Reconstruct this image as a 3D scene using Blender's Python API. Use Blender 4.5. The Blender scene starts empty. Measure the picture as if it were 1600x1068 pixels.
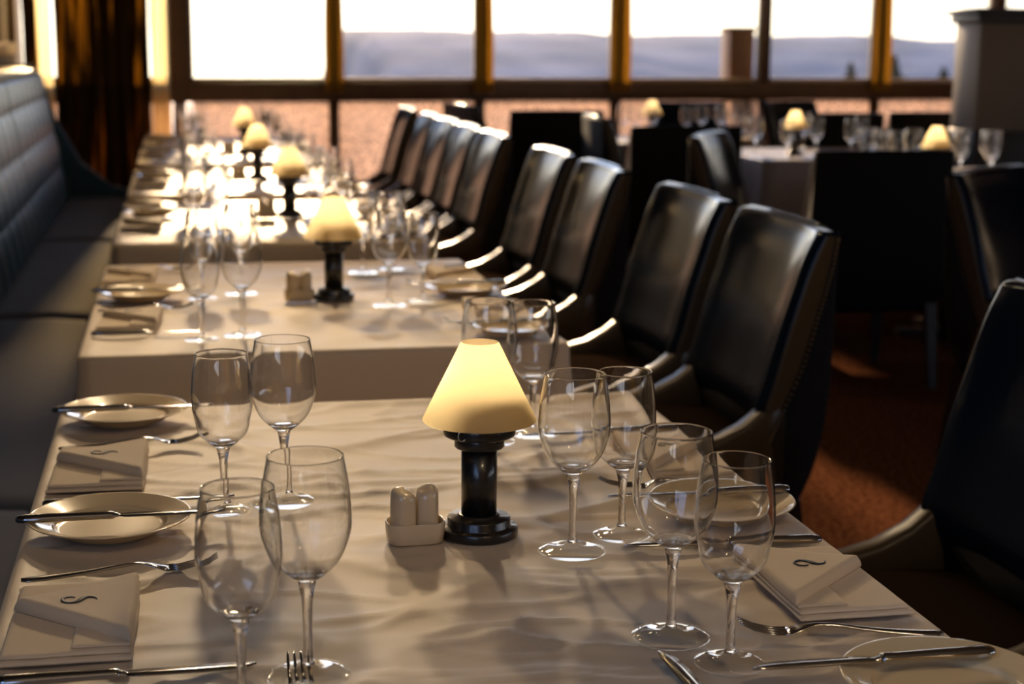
import bpy, bmesh, math, random
from mathutils import Vector, Matrix, noise
random.seed(7)
S = bpy.context.scene
COL = S.collection
PI = math.pi

# ------------------------------------------------------------------ camera
cd = bpy.data.cameras.new('camera'); cam = bpy.data.objects.new('camera', cd); COL.objects.link(cam)
cd.sensor_width = 36.0; cd.lens = 2502.0/1600*36; cd.clip_start = .05; cd.clip_end = 3000
pitch, yaw, roll = .1843, .2060, .0094
Fv = Vector((math.sin(yaw)*math.cos(pitch), math.cos(yaw)*math.cos(pitch), -math.sin(pitch)))
Rv = Vector((math.cos(yaw), -math.sin(yaw), 0)); Uv = Rv.cross(Fv)
R2 = Rv*math.cos(roll) + Uv*math.sin(roll); U2 = R2.cross(Fv)
cam.matrix_world = Matrix(((R2.x, U2.x, -Fv.x, 0), (R2.y, U2.y, -Fv.y, 0), (R2.z, U2.z, -Fv.z, 1.329), (0, 0, 0, 1)))
cd.dof.use_dof = True; cd.dof.focus_distance = 1.74; cd.dof.aperture_fstop = 5.6
S.camera = cam

# ------------------------------------------------------------------ sky, sun, exposure
SUN_EL, SUN_AZ = math.radians(17.0), math.radians(2.5)      # azimuth from +Y, negative is to the left
sdir = Vector((math.sin(SUN_AZ)*math.cos(SUN_EL), math.cos(SUN_AZ)*math.cos(SUN_EL), math.sin(SUN_EL)))
w = bpy.data.worlds.new('world'); S.world = w; w.use_nodes = True
nt = w.node_tree; nt.nodes.clear()
def wn(t, **k):
    n = nt.nodes.new(t)
    for a, v in k.items(): setattr(n, a, v)
    return n
out = wn('ShaderNodeOutputWorld'); bg = wn('ShaderNodeBackground'); tc = wn('ShaderNodeTexCoord')
sep = wn('ShaderNodeSeparateXYZ'); rmp = wn('ShaderNodeValToRGB')
nt.links.new(tc.outputs['Generated'], sep.inputs[0]); nt.links.new(sep.outputs['Z'], rmp.inputs[0])
cr = rmp.color_ramp
cr.elements[0].position = 0.0; cr.elements[0].color = (1.0, .86, .66, 1)
cr.elements[1].position = 1.0; cr.elements[1].color = (.10, .20, .45, 1)
for p_, c_ in ((.08, (1.0, .93, .84, 1)), (.22, (.45, .62, 1.0, 1)), (.5, (.22, .38, .72, 1))):
    e = cr.elements.new(p_); e.color = c_
dot = wn('ShaderNodeVectorMath', operation='DOT_PRODUCT'); dot.inputs[1].default_value = sdir
nt.links.new(tc.outputs['Generated'], dot.inputs[0])
mx = wn('ShaderNodeMath', operation='MAXIMUM'); mx.inputs[1].default_value = 0; nt.links.new(dot.outputs['Value'], mx.inputs[0])
pw = wn('ShaderNodeMath', operation='POWER'); pw.inputs[1].default_value = 40; nt.links.new(mx.outputs[0], pw.inputs[0])
ma = wn('ShaderNodeMath', operation='MULTIPLY_ADD'); ma.inputs[1].default_value = 3.0; ma.inputs[2].default_value = 1.5
nt.links.new(pw.outputs[0], ma.inputs[0]); nt.links.new(ma.outputs[0], bg.inputs['Strength'])
nt.links.new(rmp.outputs[0], bg.inputs['Color']); nt.links.new(bg.outputs[0], out.inputs[0])

sd = bpy.data.lights.new('sun', 'SUN'); sun = bpy.data.objects.new('sun', sd); COL.objects.link(sun)
sd.energy = 5.0; sd.color = (1.0, .70, .42); sd.angle = math.radians(2.2)
sun.rotation_euler = sdir.to_track_quat('Z', 'Y').to_euler(); sun.location = sdir*40

def area(name, loc, aim, sx, sy, energy, color, portal=False):
    l = bpy.data.lights.new(name, 'AREA'); o = bpy.data.objects.new(name, l); COL.objects.link(o)
    l.shape = 'RECTANGLE'; l.size = sx; l.size_y = sy; l.energy = energy; l.color = color
    if portal: l.cycles.is_portal = True
    o.location = loc; o.rotation_euler = (-Vector(aim)).to_track_quat('Z', 'Y').to_euler()
    return o
WIN_TOP = 2.55; XL_ = -.93
area('portal_window', (4.0, 11.12, 1.30), (.148, -.989, 0), 10.2, 2.55, 1, (1, 1, 1), True)
area('portal_left', (XL_-.0, -1.3, 2.0), (1, 0, 0), 3.4, 1.6, 1, (1, 1, 1), True)  # portal for the added, unseen opening in the left wall
area('portal_side', (9.1, -.6, 2.12), (-1, 0, 0), 7.0, 1.3, 1, (1, 1, 1), True)

S.view_settings.view_transform = 'Standard'; S.view_settings.look = 'None'
S.view_settings.exposure = 1.1; S.view_settings.gamma = 1.0; S.view_settings.use_curve_mapping = False
cy = S.cycles
cy.max_bounces = 9; cy.diffuse_bounces = 4; cy.glossy_bounces = 4; cy.transmission_bounces = 8; cy.transparent_max_bounces = 40
cy.caustics_reflective = False; cy.caustics_refractive = False; cy.sample_clamp_indirect = 8.0; cy.sample_clamp_direct = 0
cy.use_denoising = True; cy.blur_glossy = .3

# ------------------------------------------------------------------ materials
def mat(name, col, rough=.5, metal=0, coat=0, coat_rough=.1, spec=.5, sheen=0, bump=None, tint=None):
    """bump = (scale, strength, distance, kind, (sx,sy,sz)); tint = (scale, second colour, low, high)"""
    m = bpy.data.materials.new(name); m.use_nodes = True; n = m.node_tree; b = n.nodes['Principled BSDF']
    b.inputs['Base Color'].default_value = (*col, 1); b.inputs['Roughness'].default_value = rough
    b.inputs['Metallic'].default_value = metal; b.inputs['Coat Weight'].default_value = coat
    b.inputs['Coat Roughness'].default_value = coat_rough; b.inputs['Specular IOR Level'].default_value = spec
    b.inputs['Sheen Weight'].default_value = sheen
    t = n.nodes.new('ShaderNodeTexCoord')
    if tint:
        x = n.nodes.new('ShaderNodeTexNoise'); x.inputs['Scale'].default_value = tint[0]; x.inputs['Detail'].default_value = 6
        n.links.new(t.outputs['Object'], x.inputs['Vector'])
        r = n.nodes.new('ShaderNodeValToRGB'); r.color_ramp.elements[0].color = (*col, 1); r.color_ramp.elements[1].color = (*tint[1], 1)
        r.color_ramp.elements[0].position = tint[2]; r.color_ramp.elements[1].position = tint[3]
        n.links.new(x.outputs[0], r.inputs[0]); n.links.new(r.outputs[0], b.inputs['Base Color'])
    if bump:
        mp = n.nodes.new('ShaderNodeMapping'); mp.inputs['Scale'].default_value = bump[4] if len(bump) > 4 else (1, 1, 1)
        n.links.new(t.outputs['Object'], mp.inputs[0])
        if bump[3] == 'noise': x = n.nodes.new('ShaderNodeTexNoise'); x.inputs['Detail'].default_value = 5
        elif bump[3] == 'voronoi': x = n.nodes.new('ShaderNodeTexVoronoi')
        else: x = n.nodes.new('ShaderNodeTexWave')
        x.inputs['Scale'].default_value = bump[0]; n.links.new(mp.outputs[0], x.inputs['Vector'])
        bp = n.nodes.new('ShaderNodeBump'); bp.inputs['Strength'].default_value = bump[1]; bp.inputs['Distance'].default_value = bump[2]
        n.links.new(x.outputs[0], bp.inputs['Height']); n.links.new(bp.outputs[0], b.inputs['Normal'])
    return m
def mixmat(name, a_type, a_set, b_type, b_set, fac=None, ior=None):
    m = bpy.data.materials.new(name); m.use_nodes = True; n = m.node_tree; n.nodes.clear()
    o = n.nodes.new('ShaderNodeOutputMaterial'); mix = n.nodes.new('ShaderNodeMixShader')
    for i, (t, s) in enumerate(((a_type, a_set), (b_type, b_set))):
        x = n.nodes.new(t)
        for k, v in s.items(): x.inputs[k].default_value = v
        n.links.new(x.outputs[0], mix.inputs[1+i])
    if fac is not None: mix.inputs[0].default_value = fac
    else:
        # Schlick reflectance from the facing angle, the same from both sides of the wall
        r0 = ((ior-1)/(ior+1))**2
        f = n.nodes.new('ShaderNodeLayerWeight'); f.inputs[0].default_value = .5
        p = n.nodes.new('ShaderNodeMath'); p.operation = 'POWER'; p.inputs[1].default_value = 5; n.links.new(f.outputs['Facing'], p.inputs[0])
        q = n.nodes.new('ShaderNodeMath'); q.operation = 'MULTIPLY_ADD'; q.inputs[1].default_value = 1-r0; q.inputs[2].default_value = r0
        n.links.new(p.outputs[0], q.inputs[0]); n.links.new(q.outputs[0], mix.inputs[0])
    n.links.new(mix.outputs[0], o.inputs[0])
    return m
TR, GL, DI, TL, GS = 'ShaderNodeBsdfTransparent', 'ShaderNodeBsdfGlossy', 'ShaderNodeBsdfDiffuse', 'ShaderNodeBsdfTranslucent', 'ShaderNodeBsdfGlass'
M = {}
M['cloth'] = mat('linen_cloth', (.62, .50, .355), .52, spec=.5, sheen=.15, bump=(900, .12, .0006, 'noise'))
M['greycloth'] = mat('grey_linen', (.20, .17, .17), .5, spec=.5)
M['napkin'] = mat('napkin_cloth', (.74, .60, .42), .8, spec=.2, sheen=.2, bump=(1100, .25, .0006, 'noise'))
M['ink'] = mat('embroidery_thread', (.01, .015, .03), .6)
M['bowlglass'] = mixmat('thin_glass', TR, {'Color': (.97, .975, .97, 1)}, GL, {'Roughness': .02, 'Color': (1, 1, 1, 1)}, ior=1.5)
M['glass'] = mixmat('solid_glass', GS, {'Roughness': 0.0, 'IOR': 1.45}, TR, {'Color': (1, 1, 1, 1)}, fac=.15)
M['bowlmat'] = mixmat('clear_glass', GS, {'Roughness': 0.0, 'IOR': 1.48}, TR, {'Color': (1, 1, 1, 1)}, fac=.02)
M['pane'] = mixmat('window_pane', TR, {'Color': (.97, .97, .95, 1)}, GL, {'Roughness': .03}, ior=1.35)
M['steel'] = mat('polished_steel', (.42, .42, .44), .11, metal=1)
M['china'] = mat('cream_china', (.74, .58, .34), .22, coat=.6, coat_rough=.05)
M['ceramic'] = mat('cream_ceramic', (.70, .58, .40), .22, coat=.6, coat_rough=.06)
M['lampbase'] = mat('black_lacquer', (.008, .007, .007), .32, coat=.5, coat_rough=.12, bump=(300, .2, .0005, 'noise'))
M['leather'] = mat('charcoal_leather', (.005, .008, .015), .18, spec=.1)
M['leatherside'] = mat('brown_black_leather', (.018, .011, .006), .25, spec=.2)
M['strip'] = mat('warm_lit_charcoal_leather', (.060, .038, .018), .34, spec=.3)  # the same charcoal leather, with warm room light put into its colour
M['backcloth'] = mat('black_back_cloth', (.006, .005, .005), .75, spec=.2)
M['seatcloth'] = mat('dark_seat_cloth', (.020, .012, .008), .9, spec=0)
M['benchleather'] = mat('slate_leather', (.030, .070, .125), .36, spec=.8)
M['benchseat'] = mat('slate_seat_leather', (.055, .065, .11), .7, spec=.05)
M['blackwood'] = mat('black_wood', (.008, .006, .005), .4)
M['brass'] = mat('aged_brass_nail', (.25, .16, .08), .35, metal=1)
M['wood'] = mat('dark_window_wood', (.085, .045, .022), .42, bump=(6, .2, .002, 'wave', (1, 1, .15)), tint=(9, (.12, .065, .03), .4, .7))
M['amber'] = mat('amber_wood', (.20, .08, .018), .6, tint=(7, (.28, .12, .03), .35, .7))
M['wall'] = mat('dark_brown_wall', (.06, .042, .03), .6, bump=(40, .1, .002, 'noise'))
M['rear'] = mat('warm_plaster', (.38, .28, .18), .8)
M['ceil'] = mat('ceiling_paint', (.26, .21, .17), .9)
M['partition'] = mat('taupe_panel', (.22, .18, .15), .55, bump=(3, .1, .002, 'wave', (1, 1, .1)))
M['capblue'] = mat('dark_slate_moulding', (.06, .065, .08), .4)
M['gold'] = mat('gold_frame', (.35, .22, .08), .35, metal=.8)
M['picture'] = mat('dark_picture', (.05, .04, .03), .3, tint=(5, (.2, .12, .05), .4, .7))
M['frosted'] = mixmat('frosted_shade_glass', TL, {'Color': (.96, .84, .60, 1)}, DI, {'Color': (.45, .34, .20, 1)}, fac=.35)
M['curtain'] = mixmat('brown_curtain', DI, {'Color': (.035, .022, .012, 1)}, TL, {'Color': (.10, .045, .010, 1)}, fac=.35)
m = bpy.data.materials.new('streaked_curtain'); m.use_nodes = True; n = m.node_tree; n.nodes.clear()
o_ = n.nodes.new('ShaderNodeOutputMaterial'); mi = n.nodes.new('ShaderNodeMixShader'); t1 = n.nodes.new(DI); t2 = n.nodes.new(TL)
t1.inputs[0].default_value = (.030, .020, .012, 1); t2.inputs[0].default_value = (.75, .45, .10, 1)
tc_ = n.nodes.new('ShaderNodeTexCoord'); mp = n.nodes.new('ShaderNodeMapping'); mp.inputs['Scale'].default_value = (16, 1, .9); x_ = n.nodes.new('ShaderNodeTexNoise'); x_.inputs['Scale'].default_value = 1.6; x_.inputs['Detail'].default_value = 4
n.links.new(tc_.outputs['Object'], mp.inputs[0]); n.links.new(mp.outputs[0], x_.inputs[0]); r_ = n.nodes.new('ShaderNodeMapRange'); r_.inputs[1].default_value = .54; r_.inputs[2].default_value = .72; r_.inputs[3].default_value = .03; r_.inputs[4].default_value = .5
n.links.new(x_.outputs[0], r_.inputs[0]); n.links.new(r_.outputs[0], mi.inputs[0]); n.links.new(t1.outputs[0], mi.inputs[1]); n.links.new(t2.outputs[0], mi.inputs[2]); n.links.new(mi.outputs[0], o_.inputs[0])
M['curtain'] = m
M['sheer'] = mixmat('gold_sheer', DI, {'Color': (.30, .20, .07, 1)}, TL, {'Color': (.66, .44, .12, 1)}, fac=.6)
M['brightsheer'] = mixmat('thin_bright_sheer', TR, {'Color': (1, .93, .72, 1)}, TL, {'Color': (.95, .82, .55, 1)}, fac=.5)
M['hill'] = mat('far_hillside', (.095, .11, .14), .95, spec=.1, tint=(.03, (.17, .17, .20), .45, .65))  # distance haze is put into the blue-grey colour
M['tree'] = mat('conifer_green', (.02, .03, .02), .9, spec=.1)
M['deck'] = mat('terrace_paving', (.48, .34, .24), .8, tint=(1.5, (.36, .25, .18), .4, .6))
M['ledge'] = mat('pale_outer_sill', (.7, .6, .45), .5)
for k_ in ('leather', 'benchleather'): M[k_].node_tree.nodes['Principled BSDF'].inputs['Specular Tint'].default_value = (.55, .78, 1, 1)
# carpet: red-brown with tufts
M['carpet'] = mat('red_brown_carpet', (.060, .020, .010), .95, spec=0, bump=(120, 1.0, .012, 'noise'), tint=(60, (.19, .075, .035), .40, .62))
# textured lower glass
m = bpy.data.materials.new('textured_glass'); m.use_nodes = True; n = m.node_tree; n.nodes.clear()
o_ = n.nodes.new('ShaderNodeOutputMaterial'); mi = n.nodes.new('ShaderNodeMixShader'); t1 = n.nodes.new(TL); t2 = n.nodes.new(TR)
t1.inputs[0].default_value = (.78, .60, .48, 1); t2.inputs[0].default_value = (.40, .34, .31, 1)
tc_ = n.nodes.new('ShaderNodeTexCoord'); x_ = n.nodes.new('ShaderNodeTexNoise'); x_.inputs['Scale'].default_value = 45; x_.inputs['Detail'].default_value = 3
n.links.new(tc_.outputs['Object'], x_.inputs[0]); r_ = n.nodes.new('ShaderNodeMapRange'); r_.inputs[1].default_value = .45; r_.inputs[2].default_value = .65; r_.inputs[3].default_value = .22; r_.inputs[4].default_value = .62
n.links.new(x_.outputs[0], r_.inputs[0]); n.links.new(r_.outputs[0], mi.inputs[0]); n.links.new(t2.outputs[0], mi.inputs[1]); n.links.new(t1.outputs[0], mi.inputs[2]); n.links.new(mi.outputs[0], o_.inputs[0])
M['lowpane'] = m
m = bpy.data.materials.new('lit_bulb'); m.use_nodes = True; m.node_tree.nodes['Principled BSDF'].inputs['Emission Color'].default_value = (1, .72, .38, 1)
m.node_tree.nodes['Principled BSDF'].inputs['Emission Strength'].default_value = 12; M['bulb'] = m
m = m.copy(); m.name = 'spot_lens'; M['spotlens'] = m
SPOT = 185

# ------------------------------------------------------------------ mesh helpers
def link(name, bm, material, parent=None, smooth=True, mats=None):
    me = bpy.data.meshes.new(name); bmesh.ops.recalc_face_normals(bm, faces=bm.faces); bm.to_mesh(me); bm.free()
    if smooth:
        for p in me.polygons: p.use_smooth = True
    for mm in (mats or [material]): me.materials.append(mm)
    o = bpy.data.objects.new(name, me); COL.objects.link(o)
    if parent: o.parent = parent
    return o
def tag(o, label, cat, group=None, kind=None):
    o['label'] = label; o['category'] = cat
    if group: o['group'] = group
    if kind: o['kind'] = kind
    return o
def struct(o): o['kind'] = 'structure'; return o
def thing(name, label=None, cat=None, loc=(0, 0, 0), rz=0, group=None):
    o = bpy.data.objects.new(name, None); COL.objects.link(o); o.location = loc; o.rotation_euler = (0, 0, rz)
    o.empty_display_size = .05
    if label: tag(o, label, cat, group)
    return o
def dup(o, loc, rz=0, label=None, group=None):
    def cp(a, parent):
        c = a.copy(); COL.objects.link(c); c.parent = parent
        for ch in a.children: cp(ch, c)
        return c
    r = cp(o, None); r.location = loc; r.rotation_euler = (0, 0, rz)
    if label: r['label'] = label
    if group: r['group'] = group
    return r
def box(bm, lo, hi, bevel=0, seg=2):
    r = bmesh.ops.create_cube(bm, size=1); vs = r['verts']
    c = [(a+b)/2 for a, b in zip(lo, hi)]; s = [b-a for a, b in zip(lo, hi)]
    for v in vs: v.co = Vector((v.co.x*s[0]+c[0], v.co.y*s[1]+c[1], v.co.z*s[2]+c[2]))
    if bevel:
        es = list({e for v in vs for e in v.link_edges})
        bmesh.ops.bevel(bm, geom=es, offset=bevel, segments=seg, affect='EDGES', profile=.5)
def lathe(bm, prof, seg=48, cx=0, cy=0, close=False):
    """prof: list of (r,z); points with r==0 become poles"""
    rings = []
    for r, z in prof:
        if r < 1e-6: rings.append([bm.verts.new((cx, cy, z))])
        else: rings.append([bm.verts.new((cx+r*math.cos(2*PI*i/seg), cy+r*math.sin(2*PI*i/seg), z)) for i in range(seg)])
    prs = list(zip(rings, rings[1:])) + ([(rings[-1], rings[0])] if close else [])
    for a, b in prs:
        for i in range(seg):
            j = (i+1) % seg
            if len(a) == 1 and len(b) == 1: continue
            if len(a) == 1: bm.faces.new((a[0], b[i], b[j]))
            elif len(b) == 1: bm.faces.new((a[i], a[j], b[0]))
            else: bm.faces.new((a[i], a[j], b[j], b[i]))
def loft(bm, loops, cap=True, closed=True):
    vs = [[bm.verts.new(p) for p in lp] for lp in loops]
    for a, b in zip(vs, vs[1:]):
        nn = len(a)
        for i in range(nn if closed else nn-1):
            j = (i+1) % nn; bm.faces.new((a[i], a[j], b[j], b[i]))
    if cap:
        bm.faces.new(vs[0]); bm.faces.new(vs[-1][::-1])
    return vs
def grid(bm, nx, ny, fn):
    vs = [[bm.verts.new(fn(i/nx, j/ny)) for i in range(nx+1)] for j in range(ny+1)]
    for j in range(ny):
        for i in range(nx): bm.faces.new((vs[j][i], vs[j][i+1], vs[j+1][i+1], vs[j+1][i]))
    return vs
def rrect(hx, hy, r, n=4):
    pts = []
    for sx, sy, a0 in ((1, 1, 0), (-1, 1, PI/2), (-1, -1, PI), (1, -1, 3*PI/2)):
        for k in range(n+1):
            a = a0+PI/2*k/n; pts.append((sx*(hx-r)+r*math.cos(a), sy*(hy-r)+r*math.sin(a)))
    return pts
def tube(bm, pts, rad, seg=10, flat=1.0, cap=True):
    loops = []; P = [Vector(p) for p in pts]
    for i, p in enumerate(P):
        t = (P[min(i+1, len(P)-1)]-P[max(i-1, 0)]).normalized()
        u = t.cross(Vector((0, 0, 1)));
        if u.length < 1e-3: u = Vector((1, 0, 0))
        u.normalize(); v = u.cross(t); r = rad[i] if isinstance(rad, (list, tuple)) else rad
        loops.append([p+u*r*math.cos(2*PI*k/seg)+v*r*flat*math.sin(2*PI*k/seg) for k in range(seg)])
    loft(bm, loops, cap)
def interp(pts, t):
    """pts [(t,...)] -> linear interpolation of the rest with smooth ease off"""
    for a, b in zip(pts, pts[1:]):
        if t <= b[0]:
            k = (t-a[0])/(b[0]-a[0]) if b[0] > a[0] else 0
            return [x+(y-x)*k for x, y in zip(a[1:], b[1:])]
    return list(pts[-1][1:])
def catmull(pts, n):
    out = []
    P = [pts[0]]+list(pts)+[pts[-1]]
    for i in range(1, len(P)-2):
        for k in range(n):
            t = k/n; p0, p1, p2, p3 = P[i-1], P[i], P[i+1], P[i+2]
            out.append(tuple(.5*((2*b)+(-a+c)*t+(2*a-5*b+4*c-d)*t*t+(-a+3*b-3*c+d)*t**3) for a, b, c, d in zip(p0, p1, p2, p3)))
    out.append(tuple(pts[-1])); return out

# ------------------------------------------------------------------ the room
def WY(x): return 10.6+.15*x
def wbox(bm, x0, x1, d0, d1, z0, z1, bevel=0):
    """box along the window wall, d = depth offset (positive = outside)"""
    vs = []
    for x, d in ((x0, d0), (x1, d0), (x1, d1), (x0, d1)): vs.append((x, WY(x)+d))
    lo = [bm.verts.new((x, y, z0)) for x, y in vs]; hi = [bm.verts.new((x, y, z1)) for x, y in vs]
    fs = [bm.faces.new(lo[::-1]), bm.faces.new(hi)]
    for i in range(4):
        j = (i+1) % 4; fs.append(bm.faces.new((lo[i], lo[j], hi[j], hi[i])))
    if bevel:
        bmesh.ops.bevel(bm, geom=list({e for f in fs for e in f.edges}), offset=bevel, segments=2, affect='EDGES', profile=.5)
XL, XR, YB, ZC = -.93, 9.2, -4.2, 2.95
bm = bmesh.new(); grid(bm, 20, 30, lambda u, v: (XL+(XR-XL)*u, YB+(WY(XL+(XR-XL)*u)+.06-YB)*v, 0)); struct(link('floor', bm, M['carpet']))
bm = bmesh.new(); box(bm, (XL-.1, YB-.1, ZC), (XR+.1, 12.3, ZC+.12)); struct(link('ceiling', bm, M['ceil']))
bm = bmesh.new(); box(bm, (XL-.12, YB, 0), (XL, -3.0, ZC)); box(bm, (XL-.12, .4, 0), (XL, WY(XL)+.1, ZC)); box(bm, (XL-.12, -3.0, 0), (XL, .4, 1.2)); box(bm, (XL-.12, -3.0, 2.8), (XL, .4, ZC)); box(bm, (XL-.10, -1.35, 1.2), (XL-.02, -1.25, 2.8)); struct(link('wall_left', bm, M['wall']))  # unseen opening behind the camera, added for edge highlights and fill
bm = bmesh.new(); box(bm, (XL-.12, YB-.12, 0), (XR+.12, YB, ZC)); struct(link('wall_back', bm, M['rear']))
bm = bmesh.new()
box(bm, (XR, YB, 0), (XR+.12, 12.2, 1.5)); box(bm, (XR, YB, 2.75), (XR+.12, 12.2, ZC))
box(bm, (XR, 3.0, 1.4), (XR+.12, 12.2, 2.8))
for y in (-4.2, -2.0, .8): box(bm, (XR, y, 1.4), (XR+.12, y+.35, 2.8))
struct(link('wall_right', bm, M['wall']))
bm = bmesh.new()
wbox(bm, XL, XR, -.05, .10, .94, 1.065, .004)                       # the broad rail between low and tall panes
wbox(bm, XL, XR, -.03, .10, 0, .045); wbox(bm, XL, XR, -.06, .14, WIN_TOP, ZC)
struct(link('wall_front', bm, M['wood']))
MUL = [(-.03, .095, .045), (1.005, 1.045, .03), (2.015, 2.055, .03), (3.015, 3.055, .03), (4.175, 4.24, .04), (5.12, 5.16, .03), (6.15, 6.25, .04), (7.15, 7.25, .04), (8.2, 8.3, .04)]
for k, (a, b, d) in enumerate(MUL):
    bm = bmesh.new(); wbox(bm, a, b, -d, .09, 1.065, WIN_TOP, .004); wbox(bm, a+.01, b-.01 if b-a < .1 else b-.03, -d+.01, .08, .045, .94) if b-a > .05 else wbox(bm, a-.012, b+.012, -d, .08, .045, .94)
    struct(link('trim_%d' % (k+1), bm, M['wood']))
edges = [XL+.02]+[x for m_ in MUL for x in m_[:2]]+[XR-.02]
for k in range(0, len(edges), 2):
    a, b = edges[k], edges[k+1]
    bm = bmesh.new(); f = .018
    for z0, z1 in ((1.065, 1.095), (WIN_TOP-.03, WIN_TOP)): wbox(bm, a, b, .0, .05, z0, z1)
    wbox(bm, a, a+f, 0, .05, 1.09, WIN_TOP-.03); wbox(bm, b-f, b, 0, .05, 1.09, WIN_TOP-.03)
    win = struct(link('window_%d' % (k//2+1), bm, M['ledge']))
    bm = bmesh.new(); wbox(bm, a+f, b-f, .020, .024, 1.09, WIN_TOP-.03); link('pane', bm, M['pane'], win)
    bm = bmesh.new(); wbox(bm, a+.0, b+.0, .020, .026, .045, .94); link('lower_pane', bm, M['lowpane'], win)['label'] = 'speckled lower window pane'
# outside: terrace, town slope, hills
bm = bmesh.new(); box(bm, (-30, 12.2, -.45), (60, 52, -.25)); struct(link('terrace_ground', bm, M['deck']))
bm = bmesh.new(); grid(bm, 40, 20, lambda u, v: (-350+1000*u, 52+560*v, -14.5+1.2*noise.noise(Vector((u*30, v*20, 4))))); struct(link('valley_ground', bm, M['hill']))
bm = bmesh.new()
def hill(u, v):
    x = -160+620*u; y = 260+200*v
    crest = 4.6+1.5*noise.noise(Vector((x*.012, 3.1, 0)))+.9*noise.noise(Vector((x*.045, 7, 0)))+.35*noise.noise(Vector((x*.2, 1, 0)))
    crest -= max(0, (x-150))*.014
    k = min(1, max(0, (x-36)/9)); crest = -22+(crest+22)*k*k*(3-2*k)  # crest sunk at the left so that pane shows only glare-white sky
    z = -22+(crest+22)*math.sin(min(1, v*1.15)*PI/2)+.9*noise.noise(Vector((x*.09, y*.09, 5)))*math.sin(v*PI)
    return (x, y, z)
grid(bm, 220, 26, hill); struct(link('hills', bm, M['hill']))
def conifer(x, y, z, h, r, label):
    t = thing('conifer_tree', label, 'tree', (x, y, z), group='conifers in front of the hills')
    bm = bmesh.new(); lathe(bm, [(0, 0), (r*.09, 0), (r*.07, h*.5), (0, h*.9)], 8); link('trunk', bm, M['blackwood'], t)
    bm = bmesh.new(); prof = [(0, h)]
    for k in range(8):
        zz = h*(1-(k+1)/9.2); rr = r*((k+1)/8)**.8; prof += [(rr, zz), (rr*.62, zz+h*.02)]
    prof.append((0, h*.1)); lathe(bm, prof, 14)
    for v in bm.verts: v.co += Vector((noise.noise(v.co*2), noise.noise(v.co*2+Vector((9, 0, 0))), 0))*r*.3
    link('crown', bm, M['tree'], t)
conifer(100.0, 230, -8.5, 7.7, 2.2, 'small dark conifer outside, left of the rightmost golden curtain')
conifer(106.9, 230, -8.5, 9.0, 2.9, 'tall dark conifer outside, just right of the rightmost golden curtain')
conifer(115.2, 230, -8.5, 7.1, 2.3, 'small dark conifer outside near the taupe partition')
# the square post standing outside by the window, and the partition on the right
bm = bmesh.new(); wbox(bm, 3.97, 4.165, .12, .32, -.25, 1.45, .006); wbox(bm, 3.96, 4.175, .11, .33, 1.43, 1.46, .004)
tag(link('wooden_post', bm, M['amber']), 'square amber wooden post standing against the window', 'post')
bm = bmesh.new(); box(bm, (4.47, 8.5, .86), (6.6, 8.8, 1.47), .004); struct(link('wall_partition', bm, M['partition']))
bm = bmesh.new(); box(bm, (4.46, 8.49, 0), (6.61, 8.81, .86), .004); struct(link('trim_10', bm, M['blackwood']))
bm = bmesh.new(); box(bm, (4.42, 8.45, 1.515), (6.65, 8.85, 1.55), .006); box(bm, (4.445, 8.475, 1.465), (6.63, 8.83, 1.52), .012); struct(link('trim_11', bm, M['capblue']))
# picture on the left wall
fr = thing('picture_frame', 'gilt picture frame on the dark wall above the banquette', 'picture', (XL, 9.15, 1.24))
bm = bmesh.new()
for lo, hi in (((0, -.55, 0), (.045, .55, .07)), ((0, -.55, .9), (.045, .55, .97)), ((0, -.55, .05), (.045, -.48, .92)), ((0, .48, .05), (.045, .55, .92))): box(bm, lo, hi, .008)
link('frame', bm, M['gold'], fr)
bm = bmesh.new(); box(bm, (.002, -.5, .05), (.02, .5, .92)); link('canvas', bm, M['picture'], fr)

# ceiling spotlights over the aisle and the row, and one added in place of sunlight on the golden curtain behind the camera
def downlight(x, y, energy, label, aim=(0, 0, -1), size=75):
    t = thing('ceiling_spotlight', label, 'ceiling light', (x, y, ZC), group='ceiling spotlights')
    bm = bmesh.new(); lathe(bm, [(.11, 0), (.135, 0), (.135, -.014), (.118, -.016), (.11, -.006)], 28, close=True); link('trim_ring', bm, M['steel'], t)
    bm = bmesh.new(); lathe(bm, [(0, -.004), (.109, -.004), (.109, -.001), (0, -.001)], 24); link('lens', bm, M['spotlens'], t)
    l = bpy.data.lights.new('spot_light', 'SPOT'); l.energy = energy; l.color = (1, .73, .44); l.spot_size = math.radians(size); l.spot_blend = .8; l.shadow_soft_size = .11
    o = bpy.data.objects.new('spot_light', l); COL.objects.link(o); o.parent = t; o.location = (0, 0, -.02); o.rotation_euler = (-Vector(aim)).to_track_quat('Z', 'Y').to_euler()
for x, y, e, aim, sz, lb in ((.05, 6.9, SPOT, (.22, 2.3, .75), 26, 'ceiling spotlight above the banquette row, aimed at the nearest table'), (1.0, 6.6, SPOT*.5, (.5, 1.9, .75), 34, 'ceiling spotlight above the chair row, aimed at the nearest table'),
                            (.3, 4.6, SPOT*.3, (.3, 3.6, .75), 70, 'ceiling spotlight above the second table'), (.9, -.6, SPOT*.12, (.5, 1.2, .75), 80, 'ceiling spotlight behind the camera')):
    downlight(x, y, e, lb, Vector(aim)-Vector((x, y, ZC)), sz)
downlight(2.2, -2.2, 480, 'added spotlight standing in for sun on the golden curtain', Vector((-.1, -.9, -1)), 95)  # added lamp, lights the unseen curtain as the sun would

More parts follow.
